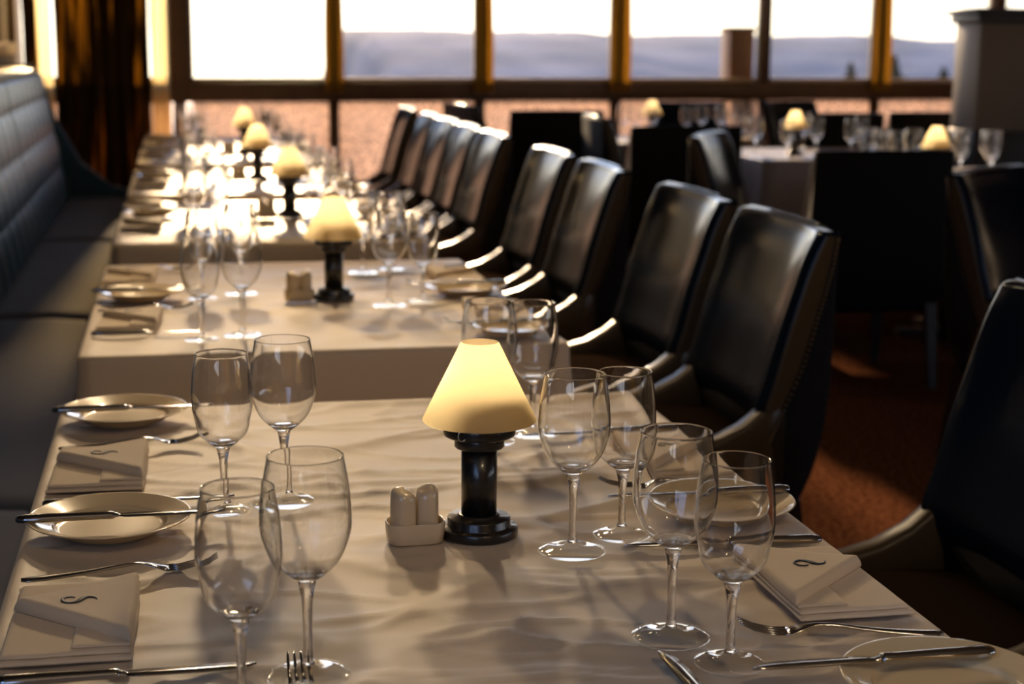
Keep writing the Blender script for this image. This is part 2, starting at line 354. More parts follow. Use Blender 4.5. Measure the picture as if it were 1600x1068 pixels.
# ------------------------------------------------------------------ curtains
def pleated(name, x0, x1, z0, z1, d, folds, amp, material, label, group=None, parent=None):
    bm = bmesh.new(); nx = int(folds*10)
    def fn(u, v):
        x = x0+(x1-x0)*u; ph = u*folds*2*PI
        a = amp*(.75+.35*noise.noise(Vector((u*folds*.7, 2, v*1.5))))
        dx = .35*amp*math.sin(ph*2+.6)+.01*noise.noise(Vector((u*7, v*3, 0)))
        return (x+dx, WY(x)-d+a*math.sin(ph+.5*noise.noise(Vector((u*4, v*2, 9)))), z0+(z1-z0)*v)
    grid(bm, nx, 16, fn); o = link(name, bm, material)
    sm = o.modifiers.new('s', 'SOLIDIFY'); sm.thickness = .003
    return tag(o, label, 'curtain', group)
pleated('long_curtain', -.73, -.16, .02, WIN_TOP, .14, 6.5, .030, M['curtain'], 'long brown pleated curtain hanging behind the end of the banquette')
pleated('long_curtain', -.915, -.825, .02, WIN_TOP, .12, 1.5, .022, M['curtain'], 'narrow brown curtain in the corner by the left wall')
pleated('sheer_curtain', -.150, -.040, .02, WIN_TOP, .12, 2.5, .020, M['brightsheer'], 'bright golden sheer curtain between the long brown curtain and the dark post')
pleated('sheer_curtain', -.83, -.735, .02, WIN_TOP, .17, 2, .014, M['brightsheer'], 'bright golden sheer strip at the far left corner')
for (a, b, lb) in ((.955, 1.075, 'behind the left table row'), (1.975, 2.105, 'above the far end of the chair row'), (2.965, 3.115, 'in the middle of the window wall'), (5.065, 5.215, 'rightmost on the window wall, nearest the partition')):
    pleated('sheer_curtain', a, b, 1.0, WIN_TOP-.02, .10, 3, .018, M['sheer'], 'narrow gathered golden curtain ' + lb, 'golden curtains over the window posts')

bm = bmesh.new()
grid(bm, 160, 6, lambda u, v: (.6+3.4*u, YB+.12+.035*math.sin(u*PI*34), .3+2.2*v))
tag(link('rear_curtain', bm, M['sheer']), 'golden pleated curtain on the wall behind the camera', 'curtain')
# ------------------------------------------------------------------ banquette
bq = thing('banquette', 'long slate leather banquette with tufted back along the left wall', 'bench', (-.59, 0, 0))
Y0, Y1 = -.3, 9.25
joints = [Y0, 1.15, 3.05, 5.2, 7.25, Y1]
for a, b in zip(joints, joints[1:]):
    bm = bmesh.new(); loops = []
    n = 24
    for i in range(n+1):
        y = a+.002+(b-a-.004)*i/n; e = min(1, min(i, n-i)/1.0); k = .010*(1-e)
        pr = [(-.03, .30), (.325, .30), (.327-k, .42), (.315-k, .448-k), (.29, .460-k), (.18, .468-k), (.02, .465-k), (-.03, .46-k)]
        loops.append([(x, y, z+.003*noise.noise(Vector((x*5, y*2, 1)))) for x, z in pr])
    loft(bm, loops); link('seat_cushion', bm, M['benchseat'], bq)
    bm = bmesh.new(); H0, H1 = .44, 1.185; ny = int((b-a)/.012); nz = 66
    def back(u, v):
        y = a+.003+(b-a-.006)*u; s = H0+(H1-H0)*v
        cw = (b-a)/round((b-a)/.26)
        fy = abs(math.sin(PI*(y-a)/cw))**.4; fz = abs(math.sin(PI*(s-H0-.02)/.185))**.45
        rib = 0
        x = .0-.135*v+.030*fy+.009*fz-.032
        end = min(1, min(u, 1-u)*(b-a)/.03); x -= .035*(1-end)**2
        if v > .93: t = (v-.93)/.07; x -= .10*t*t; s = s - .006*t*t
        return (x, y, s)
    grid(bm, ny, nz, back); link('tufted_back', bm, M['benchleather'], bq)
bm = bmesh.new()
loft(bm, [[(x, y, z) for x, z in ((-.335, .0), (-.03, .0), (-.03, .42), (-.20, 1.165), (-.225, 1.18), (-.335, 1.18))] for y in (Y0, Y1)], True); link('back_board', bm, M['blackwood'], bq, smooth=False)
bm = bmesh.new(); box(bm, (-.03, Y0, .0), (.28, Y1, .302)); link('plinth', bm, M['blackwood'], bq, smooth=False)
bm = bmesh.new(); loft(bm, [[(x, y, z) for x, z in ((-.33, .0), (.33, .0), (.33, .50), (.22, .525), (.06, .66), (-.06, .88), (-.13, 1.12), (-.18, 1.19), (-.33, 1.19))] for y in (Y1+.002, Y1+.05)], True); link('end_panel', bm, M['benchleather'], bq, smooth=False)

# ------------------------------------------------------------------ tables and cloths
def fold_h(x, y, k):
    """creases pressed into a table cloth, metres below the flat"""
    q = Vector((x*2.2+k*7.3, y*7.5-x*1.3, k*3.1)); wv = noise.noise(Vector((x*3, y*3, k)))*.6
    a = 1-abs(noise.noise(q+Vector((wv, wv, 0))))*2.2
    b = 1-abs(noise.noise(Vector((x*1.6-y*2.2+k, x*2.0+y*3.4, k*1.7))))*3.0
    c = noise.noise(Vector((x*9, y*26, k+4)))
    d = noise.noise(Vector((x*1.7+y*.9, y*2.6, k+11)))
    e_ = 1-abs(noise.noise(Vector((x*5.5-y*1.5, y*13+x*3, k*2.9))))*3.2
    return min(.0066, .0046*max(a, 0)**4+.0056*max(b, 0)**7+.0034*max(e_, 0)**4+.0010*c+.0028*d)
def tablecloth(name, x0, x1, y0, y1, label, k, fine=True, drop=.42, group=None):
    bm = bmesh.new(); st = .008 if fine == 2 else (.02 if fine else .06)
    nx = max(4, int((x1-x0)/st)); ny = max(4, int((y1-y0)/st)); amp = 1.0
    def top(u, v):
        x = x0+(x1-x0)*u; y = y0+(y1-y0)*v
        e = min(u*(x1-x0), (1-u)*(x1-x0), v*(y1-y0), (1-v)*(y1-y0)); fade = min(1, e/.03)
        return (x, y, .7485+(fold_h(x, y, k)*amp-.0058)*fade)
    g = grid(bm, nx, ny, top)
    per = [g[0][i] for i in range(nx)]+[g[j][nx] for j in range(ny)]+[g[ny][i] for i in range(nx, 0, -1)]+[g[j][0] for j in range(ny, 0, -1)]
    N = len(per); cx, cy_ = (x0+x1)/2, (y0+y1)/2
    dirs = []
    cumul = 0
    for i, v in enumerate(per):
        dx = dy = 0
        if abs(v.co.x-x0) < 1e-5: dx = -1
        if abs(v.co.x-x1) < 1e-5: dx = 1
        if abs(v.co.y-y0) < 1e-5: dy = -1
        if abs(v.co.y-y1) < 1e-5: dy = 1
        dirs.append(Vector((dx, dy, 0)).normalized())
    prev = per; levels = [(0.004, .0015), (.008, .006), (.009, .014), (.010, .04)]+[(.010, .04+(drop-.04)*q/10) for q in range(1, 11)]
    for off, dz in levels:
        ring = []
        for i, v in enumerate(per):
            s = i*(2*(x1-x0)+2*(y1-y0))/N; t = max(0, dz-.04)/drop
            cdist = min(math.hypot(v.co.x-a, v.co.y-b) for a in (x0, x1) for b in (y0, y1))
            fl = t*(.012*noise.noise(Vector((s*5, k, 0)))+.010*math.sin(s*17+2*noise.noise(Vector((s*2, k, 3)))))+.045*t*max(0, 1-cdist/.07)
            ring.append(bm.verts.new((v.co.x+dirs[i].x*(off+fl), v.co.y+dirs[i].y*(off+fl), .7485-dz)))
        for i in range(N):
            j = (i+1) % N; bm.faces.new((prev[i], prev[j], ring[j], ring[i]))
        prev = ring
    o = link(name, bm, M['cloth'])
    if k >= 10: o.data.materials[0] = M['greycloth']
    return tag(o, label, 'tablecloth', group)
def table(x0, x1, y0, y1, label, group):
    t = thing('dining_table', label, 'table', ((x0+x1)/2, (y0+y1)/2, 0), group=group)
    hx, hy = (x1-x0)/2-.012, (y1-y0)/2-.012
    bm = bmesh.new(); box(bm, (-hx, -hy, .705), (hx, hy, .738), .004); link('tabletop', bm, M['blackwood'], t)
    bm = bmesh.new(); lathe(bm, [(0, .03), (.045, .03), (.045, .7), (0, .7)], 20); link('pedestal', bm, M['blackwood'], t)
    bm = bmesh.new(); box(bm, (-.25, -.04, 0), (.25, .04, .035), .006); box(bm, (-.04, -.3, 0), (.04, .3, .035), .006); link('foot', bm, M['blackwood'], t)
    return t
TX0, TX1 = -.187, .742
ORD = ['nearest', 'second', 'third', 'fourth', 'fifth', 'farthest']
ROW = [(1.20, 2.57, 1.816), (3.03, 4.28, 3.638), (4.745, 5.98, 5.392), (6.26, 7.50, 6.876), (7.88, 9.10, 8.55), (9.36, 10.12, None)]
for i, (a, b, L) in enumerate(ROW):
    table(TX0, TX1, a, b, 'cloth-covered dining table, %s from the camera in the banquette row' % ORD[i], 'dining tables along the banquette')
    tablecloth('tablecloth', TX0, TX1, a, b, 'cream tablecloth on the %s table of the banquette row' % ORD[i], i+1, 2 if i == 0 else (i < 3), group='cream tablecloths')
BACK = [(3.06, 4.0, 6.42, 7.30, (3.30, 6.62), 'square table behind the big dark chair back'),
        (2.98, 3.95, 7.86, 8.80, (3.28, 8.25), 'square table seen above the twin chairs, beyond the dark chair'),
        (2.6, 3.5, 9.30, 10.10, (2.95, 9.85), 'table near the window behind the middle chairs'),
        (4.95, 5.9, 10.0, 10.85, (5.52, 10.4), 'table near the window beside the partition')]
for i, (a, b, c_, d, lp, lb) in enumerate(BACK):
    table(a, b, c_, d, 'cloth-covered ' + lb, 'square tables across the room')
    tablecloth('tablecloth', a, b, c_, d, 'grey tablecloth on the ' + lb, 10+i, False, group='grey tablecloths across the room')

# ------------------------------------------------------------------ chairs
FRONT = catmull([(.160, .400), (.150, .462), (.128, .535), (.146, .600), (.172, .700), (.200, .790), (.226, .870), (.252, .925)], 3)
REAR = catmull([(.215, .300), (.262, .400), (.285, .500), (.295, .600), (.298, .700), (.299, .790), (.300, .870), (.302, .928)], 3)
SEAM = catmull([(.165, .40), (.150, .465), (.170, .52), (.218, .632), (.250, .745), (.275, .84), (.290, .925)], 5)
HW = .285
def seam_x(z):
    for a, b in zip(SEAM, SEAM[1:]):
        if a[1] <= z <= b[1]: return a[0]+(b[0]-a[0])*(z-a[1])/(b[1]-a[1])
    return SEAM[-1][0]
def make_chair():
    t = thing('dining_chair', 'x', 'chair')
    # padded inner back wrapping round both sides (front shell)
    bm = bmesh.new(); loops = []; n = len(FRONT)
    for i, ((fx, fz), (rx, rz)) in enumerate(zip(FRONT, REAR)):
        sx = min(max(seam_x(fz)+.004, fx+.012), rx-.004)
        pts = []; r = min(.026, (sx-fx)*.6)
        pts.append((sx, -HW+.002))
        for k in range(5):
            a = PI/2*k/4; pts.append((fx+r-r*math.sin(a), -HW+r-r*math.cos(a)))
        for k in range(1, 16):
            y = -HW+r+(2*HW-2*r)*k/16; c = 1-abs(2*k/16-1)**3
            pts.append((fx+.028*c*min(1, (i+3)/8), y))
        for k in range(5):
            a = PI/2*(1-k/4); pts.append((fx+r-r*math.sin(a), HW-r+r*math.cos(a)))
        pts.append((sx, HW-.002))
        loops.append([(x, y, fz) for x, y in pts])
    # rounded top
    last = loops[-1]
    for dz, k in ((.005, .10), (.0085, .28), (.010, .55), (.0105, .9)):
        loops.append([(x+(.290-x)*k, y*(1-.010*k), .925+dz) for x, y, z in last])
    loft(bm, loops, cap=False, closed=False)
    bm.normal_update()
    for f in bm.faces:
        if abs(f.normal.y) > .93 and f.calc_center_median().z < .922: f.material_index = 1  # side faces get the leather coloured as if warmly lit
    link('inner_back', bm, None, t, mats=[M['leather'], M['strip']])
    # outer back and sides behind the seam
    bm = bmesh.new(); loops = []
    for (fx, fz), (rx, rz) in zip(FRONT, REAR):
        sx = min(max(seam_x(fz), fx+.012), rx-.006); r = .012
        loops.append([(sx, -HW, fz), (rx-r, -HW, rz), (rx-.3*r, -HW+.3*r, rz), (rx, -HW+r, rz), (rx+.004, 0, rz), (rx, HW-r, rz), (rx-.3*r, HW-.3*r, rz), (rx-r, HW, rz), (sx, HW, fz), (sx, 0, fz)])
    loft(bm, loops); link('outer_back', bm, M['backcloth'], t)
    bm = bmesh.new(); tube(bm, [(.292, -HW+.004, .932), (.298, -HW*.5, .9345), (.300, 0, .9355), (.298, HW*.5, .9345), (.292, HW-.004, .932)], .0065, 8); link('top_piping', bm, M['leather'], t)
    for s in (-1, 1):      # low side wings running forward to the seat front
        bm = bmesh.new(); y0, y1 = sorted((s*HW, s*(HW-.055)))
        pr = [(-.275, .33, .405), (-.24, .325, .432), (-.15, .32, .445), (-.04, .315, .462), (.045, .31, .484), (.10, .305, .512), (.14, .30, .545), (.19, .30, .56)]
        loops = []
        for x, zb, zt in pr:
            r = .014
            loops.append([(x, y0, zb), (x, y0, zt-r), (x, y0+.3*r, zt-.3*r), (x, y0+r, zt), (x, y1-r, zt), (x, y1-.3*r, zt-.3*r), (x, y1, zt-r), (x, y1, zb)])
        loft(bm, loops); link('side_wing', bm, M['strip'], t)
        bm = bmesh.new(); m_ = 46
        for k in range(m_):
            q = SEAM[6:][min(len(SEAM)-7, int(k*(len(SEAM)-7)/m_))]; nx_ = SEAM[6:][min(len(SEAM)-7, int(k*(len(SEAM)-7)/m_)+1)]
            fr_ = k*(len(SEAM)-7)/m_ % 1; x = q[0]+(nx_[0]-q[0])*fr_+.006; z = q[1]+(nx_[1]-q[1])*fr_
            g = bmesh.ops.create_icosphere(bm, subdivisions=1, radius=.0034)
            for v in g['verts']: v.co = Vector((v.co.x+x, v.co.y*.6+s*(HW+.0005), v.co.z+z))
        link('nailhead_trim', bm, M['brass'], t)
    bm = bmesh.new(); loops = []
    for i in range(15):
        y = -.238+.476*i/14; e = 1-abs(2*i/14-1)**6
        loops.append([(-.285, y, .33), (-.30, y, .35), (-.302, y, .40+.02*e), (-.28, y, .425+.02*e), (-.10, y, .432+.028*e), (.08, y, .432+.026*e), (.17, y, .43+.02*e), (.17, y, .33)])
    loft(bm, loops); link('seat', bm, M['seatcloth'], t)
    for sx, sy in ((-1, -1), (-1, 1), (1, -1), (1, 1)):
        bm = bmesh.new(); x0 = -.26 if sx < 0 else .215; x1 = -.27 if sx < 0 else .275; y = sy*.25
        loft(bm, [[(x0+(x1-x0)*k+a*w_, y+b*w_, .335*(1-k)) for a, b in ((-1, -1), (1, -1), (1, 1), (-1, 1))] for k, w_ in ((0, .023), (.5, .019), (1, .013))])
        link('leg', bm, M['blackwood'], t, smooth=False)
    return t
chair0 = make_chair(); used = [False]
def chair(x, y, deg, label, group):
    """deg 0 = the sitter faces -X"""
    if not used[0]:
        used[0] = True; chair0.location = (x, y, 0); chair0.rotation_euler = (0, 0, math.radians(deg)); tag(chair0, label, 'chair', group); return chair0
    return dup(chair0, (x, y, 0), math.radians(deg), label, group)
CX = 1.105
for y, lb in ((1.66, 'charcoal leather dining chair just outside the near right corner'), (2.235, 'charcoal leather dining chair nearest on the right, cut by the picture edge'),
              (3.52, 'charcoal leather dining chair at the second table, near one, its nailheads showing'), (4.19, 'charcoal leather dining chair at the second table, far one, half behind its twin'),
              (5.17, 'charcoal leather dining chair at the third table, near one'), (5.88, 'charcoal leather dining chair at the third table, far one'),
              (7.03, 'charcoal leather dining chair, frontmost of the far cluster of five'), (7.66, 'charcoal leather dining chair second from front in the far cluster of five'),
              (8.28, 'charcoal leather dining chair in the middle of the far cluster of five'), (8.90, 'charcoal leather dining chair fourth from front in the far cluster of five'),
              (9.78, 'charcoal leather dining chair by the window, last of the row')):
    if y < 2: continue
    chair(CX+(.02 if y == 2.235 else 0), y, random.uniform(-1.5, 1.5), lb, 'dining chairs along the banquette tables')
GB = 'dining chairs across the room'
def fd(fx, fy): return math.degrees(math.atan2(-fy, -fx))      # facing vector to rotation
for x, y, f, lb in ((2.65, 6.02, (0, 1), 'broad black chair back facing us, at the right of the room'),
                    (2.80, 4.66, (.62, -.78), 'dark chair turned sideways with a gold-lit corner, by the right picture edge'),
                    (2.60, 6.84, (.84, -.54), 'dark chair turned right behind the two large chairs, bright spot at its corner'),
                    (2.45, 7.86, (.0, 1), 'dark chair back just behind the chair with the bright corner spot'),
                    (2.57, 8.72, (1, -.05), 'dark chair seen side-on between the two black chair backs'),
                    (2.22, 9.66, (0, 1), 'wide black chair back beside the brown-lit chair, facing the window'),
                    (2.08, 10.38, (.97, .2), 'dark chair with brown-lit side, standing nearest the window behind the row'),
                    (3.47, 10.46, (0, -1), 'dark chair against the window on the far side of the middle table'),
                    (3.86, 9.30, (0, 1), 'small-looking dark chair back just left of the white table lamp'),
                    (4.42, 10.72, (.5, -1), 'dark chair with pale top close to the window post'),
                    (4.58, 9.42, (.15, 1), 'navy-lit dark chair back in front of the partition')):
    chair(x, y, fd(*f), lb, GB)

# ------------------------------------------------------------------ glasses
ZT = .750
def make_glass(big):
    if big: H_, rf, rr, rm, zb, zm, name = .211, .0395, .0351, .0415, .0965, .148, 'large_wine_glass'
    else: H_, rf, rr, rm, zb, zm, name = .201, .0347, .0320, .0378, .0850, .140, 'small_wine_glass'
    t = thing(name, 'x', 'wine glass')
    bm = bmesh.new()
    lathe(bm, [(0, .0006), (rf-.004, .0006), (rf-.001, .0012), (rf, .0022), (rf-.0008, .0032), (rf*.8, .0040), (rf*.5, .0058), (rf*.25, .0085), (.0062, .0125), (0, .0128)], 56)
    link('foot', bm, M['bowlglass'], t)
    bm = bmesh.new()
    lathe(bm, [(0, .0128), (.0062, .0126), (.0046, .018), (.0041, .03), (.0043, (zb)*.55), (.0052, zb*.78), (.0070, zb-.010), (.0086, zb-.003), (0, zb-.0025)], 28)
    link('stem', bm, M['glass'], t)
    bm = bmesh.new()
    out_ = catmull([(.0086, zb-.003), (.0185, zb+.0045), (.030, zb+.0165), (.0375 if big else .0340, zb+.033), (rm, zm), ((rm+rr)/2+.0012, zm+(H_-zm)*.55), (rr+.0004, H_-.004), (rr, H_)], 4)
    inn = [(max(r-.0012, .0), z) for r, z in out_[3:]]
    inn = [(r, z) for r, z in inn if z > zb+.004]
    lathe(bm, out_+[(rr-.0006, H_+.0006)]+inn[::-1]+[(.012, zb+.0055), (0, zb+.0045)], 56)
    link('bowl', bm, M['bowlmat'], t)
    return t
G = {True: make_glass(True), False: make_glass(False)}; gused = {True: 0, False: 0}
def glass(big, x, y, label, group, z=ZT):
    if not gused[big]:
        gused[big] = 1; o = G[big]; o.location = (x, y, z); o['label'] = label; o['group'] = group; return o
    return dup(G[big], (x, y, z), random.uniform(0, 6), label, group)

# ------------------------------------------------------------------ lamps
LH = .2345
def make_lamp():
    t = thing('table_lamp', 'x', 'lamp')
    bm = bmesh.new(); lathe(bm, [(0, 0), (.0455, 0), (.0468, .002), (.0468, .0095), (.0455, .0115), (.0385, .012), (.0378, .013), (.0378, .0215), (.0368, .0230), (.0255, .0235), (.025, .026), (.0232, .0268), (0, .0268)], 64)
    link('base', bm, M['lampbase'], t)
    bm = bmesh.new(); lathe(bm, [(0, .0265), (.0213, .0265), (.0213, .1085), (0, .1085)], 48); link('column', bm, M['lampbase'], t)
    bm = bmesh.new(); lathe(bm, [(0, .108), (.0285, .108), (.0297, .1093), (.0297, .1205), (.0290, .1215), (.040, .122), (.0425, .1235), (.0430, .1255), (.0430, .137), (.0415, .139), (0, .139)], 64)
    link('cap', bm, M['lampbase'], t)
    bm = bmesh.new(); lathe(bm, [(0, .139), (.020, .139), (.020, .176), (.017, .181), (0, .181)], 32); link('bulb_socket', bm, M['lampbase'], t)
    bm = bmesh.new(); lathe(bm, [(.0668, .1402), (.0678, .1415), (.0226, LH-.0008), (.0218, LH)], 72); link('lamp_shade', bm, M['frosted'], t)
    bm = bmesh.new(); pts = [(.0045*math.cos(a)-.027, -.0350, .1300+.0062*math.sin(a)) for a in [PI*k/8 for k in range(-8, 9)]]
    tube(bm, pts, .0010, 6); link('pull_ring', bm, M['steel'], t)
    l = bpy.data.lights.new('bulb_light', 'POINT'); l.energy = .19; l.color = (1, .74, .40); l.shadow_soft_size = .008
    o = bpy.data.objects.new('bulb_light', l); COL.objects.link(o); o.parent = t; o.location = (-.008, .027, .192)
    return t
lamp0 = None
def lamp(x, y, label, group):
    global lamp0
    if lamp0 is None:
        lamp0 = make_lamp(); lamp0.location = (x, y, ZT); lamp0['label'] = label; lamp0['group'] = group; return
    dup(lamp0, (x, y, ZT), random.uniform(-.3, .3), label, group)

# ------------------------------------------------------------------ salt and pepper in a tray
def caddy(x, y, tbl):
    t = thing('shaker_tray', 'cream ceramic tray holding the shakers on the %s' % tbl, 'tray', (x, y, ZT), .05, 'shaker trays')
    def outline(h, hy_, r): return rrect(h, hy_, r, 6)
    bm = bmesh.new(); loops = []
    for s, z in ((.90, .0), (.95, .0015), (.99, .012), (1, .0245), (.99, .0255), (.955, .0250), (.94, .0225), (.93, .005)):
        loops.append([(a*s, b*s*(1+.0*a), z) for a, b in outline(.0345, .0225, .016)])
    loft(bm, loops); t2 = link('dish', bm, M['ceramic'], t)
    for sgn, nm, lb in ((-1, 'salt_shaker', 'left'), (1, 'pepper_shaker', 'right')):
        bm = bmesh.new(); loops = []
        base = [(a, b) for a, b in rrect(.0138, .0168, .0125, 6)]
        for s, z in ((.93, .0), (1, .002), (1, .020), (.985, .040), (.97, .048), (.93, .0525), (.82, .0560), (.55, .0580), (.2, .0586)):
            loops.append([((a*s-sgn*(1-s)*.004)+.0, b*s, z+(.0035*(-sgn*a/.0138)*min(1, z/.05)*-1)*(.6 if z > .03 else .0)+(.002*b/.0168 if z > .04 else 0)) for a, b in base])
        loft(bm, loops)
        o = link(nm, bm, M['ceramic']); o.location = (x+sgn*.0147, y+sgn*.0035-.001, ZT+.0055); o.rotation_euler = (0, 0, .05-sgn*.22)
        tag(o, 'glazed cream %s shaker in the tray on the %s' % (lb, tbl), 'shaker', 'table shakers')

# ------------------------------------------------------------------ cutlery (along +X from the handle end)
def xsec(bm, st, seg=12):
    """stations (s, z, halfwidth, halfthick[, yoff])"""
    loops = []
    for q in st:
        s, z, w_, h_ = q[:4]; yo = q[4] if len(q) > 4 else 0
        loops.append([(s, yo+w_*math.cos(2*PI*k/seg), z+h_*math.sin(2*PI*k/seg)) for k in range(seg)])
    loft(bm, loops)
def make_knife(L=.238):
    t = thing('table_knife', 'x', 'knife'); hb = L*.475
    bm = bmesh.new(); xsec(bm, [(0, .0050, .0040, .0028), (.003, .0051, .0078, .0044), (.012, .0053, .0094, .0053), (.05, .0052, .0084, .0051), (hb-.012, .0050, .0066, .0046), (hb-.004, .0050, .0072, .0049), (hb, .0048, .0072, .0042)], 14)
    link('handle', bm, M['steel'], t)
    bm = bmesh.new(); loops = []
    for k, (s, w0, w1) in enumerate(catmull([(hb-.001, -.0045, .0045), (hb+.006, -.0055, .0050), (hb+.012, -.0085, .0055), (hb+.03, -.0100, .0062), (L-.05, -.0104, .0068), (L-.022, -.0088, .0066), (L-.008, -.0040, .0058), (L-.001, .0012, .0044), (L, .0022, .0036)], 3)):
        th = .0011 if s > hb+.004 else .0028
        loops.append([(s, w0, .0044-.1*th), (s, (w0+w1)/2, .0044-th), (s, w1, .0044-th), (s, w1, .0044+th), (s, (w0+w1)/2, .0044+th), (s, w0, .0044+.1*th)])
    loft(bm, loops); link('blade', bm, M['steel'], t)
    return t
def make_fork(L=.205):
    t = thing('table_fork', 'x', 'fork'); tn = L-.052
    zf = [(0, .0035), (.02, .0032), (.07, .0060), (.105, .0105), (.125, .0120), (.140, .0085), (tn, .0040), (L-.035, .0036), (L-.015, .0080), (L, .0150)]
    Z = lambda s: interp(zf, s)[0]
    wf = [(0, .0030), (.004, .0068), (.015, .0082), (.05, .0058), (.09, .0036), (.118, .0030), (.130, .0046), (.142, .0090), (tn, .0118), (tn+.004, .0122)]
    W_ = lambda s: interp(wf, s)[0]
    ss = [0, .002, .005, .01, .015, .025, .04, .06, .08, .1, .112, .12, .127, .133, .139, .146, tn, tn+.004]
    bm = bmesh.new(); xsec(bm, [(s, Z(s), W_(s), .0022 if s < .12 else .0015) for s in ss], 12); link('handle', bm, M['steel'], t)
    for k in range(4):
        bm = bmesh.new(); y = (-1.5+k)*.0064
        xsec(bm, [(tn+.001, Z(tn+.001), .0021, .0012, y), (L-.035, Z(L-.035), .0019, .0012, y), (L-.015, Z(L-.015), .0016, .0011, y*.98), (L-.004, Z(L-.004), .0012, .0009, y*.95), (L, Z(L), .0005, .0005, y*.94)], 8)
        link('tine', bm, M['steel'], t)
    return t
proto = {'knife': make_knife(), 'fork': make_fork()}; cused = {}
def cutlery(kind, x, y, deg, label, group, z=ZT, pitch_=0):
    p = proto[kind]
    if kind not in cused: cused[kind] = 1; o = p; o.location = (x, y, z)
    else: o = dup(p, (x, y, z))
    o.rotation_euler = (0, -math.radians(pitch_), math.radians(deg)); o['label'] = label; o['group'] = group; return o

# ------------------------------------------------------------------ plates
bm = bmesh.new()
pr = [(0, .0035), (.050, .0035), (.0515, .0), (.0545, .0), (.056, .0025), (.066, .0050), (.0705, .0095), (.083, .0140), (.092, .0176), (.0955, .0190), (.0962, .0198), (.0955, .0206)]
for k in range(9):
    r = .0935-.0026*k; pr += [(r, .0202-.0026*k*.36+.0002), (r-.0013, .0202-.0026*(k+.5)*.36-.0002)]
pr += [(.0685, .0118), (.0670, .0108), (.0655, .0080), (.0630, .0064), (.058, .0058), (.03, .0056), (0, .0056)]
lathe(bm, pr, 72); plate0 = link('side_plate', bm, M['china']); tag(plate0, 'x', 'plate'); pused = []
def plate(x, y, label, group):
    o = plate0 if not pused else dup(plate0, (x, y, ZT)); pused.append(1)
    o.location = (x, y, ZT+.0002); o['label'] = label; o['group'] = group

# ------------------------------------------------------------------ napkins
def tri_h(p, A, B, C_, th):
    d = []
    for a, b in ((A, B), (B, C_), (C_, A)):
        ex, ey = b[0]-a[0], b[1]-a[1]; d.append(abs((p[0]-a[0])*ey-(p[1]-a[1])*ex)/math.hypot(ex, ey))
    near = d[2]    # distance from the thick rolled near edge (tip - near corner)
    h = th*(.62+.45*math.exp(-near/.045))
    for q, r in ((d[0], .004), (d[1], .005), (d[2], .006)):
        k = min(1, q/r); h *= math.sqrt(max(0, 1-(1-k)**2))
    return h
TA, TB, TC = (-.0600, .022), (.0610, .106), (.0610, -.088)       # tip, far inner corner, near inner corner
def napkin_mesh(mir):
    obs = []
    bm = bmesh.new()
    for (x0, x1, y0, y1, z0, th, rr) in ((-.0625, .0625, -.106, .106, .0, .0050, .005), (-.060, .0615, -.100, .105, .0048, .0052, .005), (.005, .0605, -.092, .02, .0098, .0036, .004)):
        nx, ny = 16, 26
        tv = [[None]*(nx+1) for _ in range(ny+1)]; bv = [[None]*(nx+1) for _ in range(ny+1)]
        for j in range(ny+1):
            for i in range(nx+1):
                u = .5-.5*math.cos(PI*i/nx); v = .5-.5*math.cos(PI*j/ny); x = x0+(x1-x0)*u; y = y0+(y1-y0)*v
                e = min((x-x0), (x1-x), (y-y0), (y1-y)); k = min(1, e/rr); hh = th*math.sqrt(max(0, 1-(1-k)**2))
                wob = .0007*noise.noise(Vector((x*40, y*25, z0*300)))*k; bd = .0015*noise.noise(Vector((y*20, x*20, z0*200)))
                edge = i in (0, nx) or j in (0, ny)
                mid = z0+th/2
                if edge: tv[j][i] = bv[j][i] = bm.verts.new((x+bd, y+bd, mid))
                else:
                    tv[j][i] = bm.verts.new((x+bd, y+bd, mid+hh/2+wob)); bv[j][i] = bm.verts.new((x+bd, y+bd, mid-hh/2))
        for j in range(ny):
            for i in range(nx):
                for g_ in (tv, bv):
                    f = [g_[j][i], g_[j][i+1], g_[j+1][i+1], g_[j+1][i]]
                    if len(set(f)) == 4:
                        try: bm.faces.new(f)
                        except ValueError: pass
    N = 26; z0 = .0105; T = {}; Bt = {}
    for i in range(N+1):
        for j in range(N+1-i):
            a = .5-.5*math.cos(PI*i/N) ; b_ = j/(N-i) if N > i else 0; b_ = .5-.5*math.cos(PI*b_)
            x = TA[0]*a+(TB[0]*(1-b_)+TC[0]*b_)*(1-a); y = TA[1]*a+(TB[1]*(1-b_)+TC[1]*b_)*(1-a)
            h = tri_h((x, y), TA, TB, TC, .0120)
            if i in (0,) or i == N or j == 0 or j == N-i: T[i, j] = Bt[i, j] = bm.verts.new((x, y, z0+.002))
            else: T[i, j] = bm.verts.new((x, y, z0+.002+h+.0006*noise.noise(Vector((x*60, y*60, 2))))); Bt[i, j] = bm.verts.new((x, y, z0))
    for D in (T, Bt):
        for i in range(N):
            for j in range(N-i):
                tris = [(D[i, j], D[i+1, j], D[i, j+1])]
                if j < N-i-1: tris.append((D[i+1, j], D[i+1, j+1], D[i, j+1]))
                for f in tris:
                    if len(set(f)) == 3:
                        try: bm.faces.new(f)
                        except ValueError: pass
    if mir:
        for v in bm.verts: v.co.x = -v.co.x
    return bm
S_PTS = [(-.30, .42), (-.62, .50), (-.95, .30), (-1.02, -.10), (-.80, -.42), (-.42, -.50), (-.08, -.28), (.12, .10), (.34, .42), (.66, .46), (.92, .30), (1.05, .02)]
S_W = [.02, .05, .07, .10, .11, .10, .14, .17, .13, .08, .05, .015]
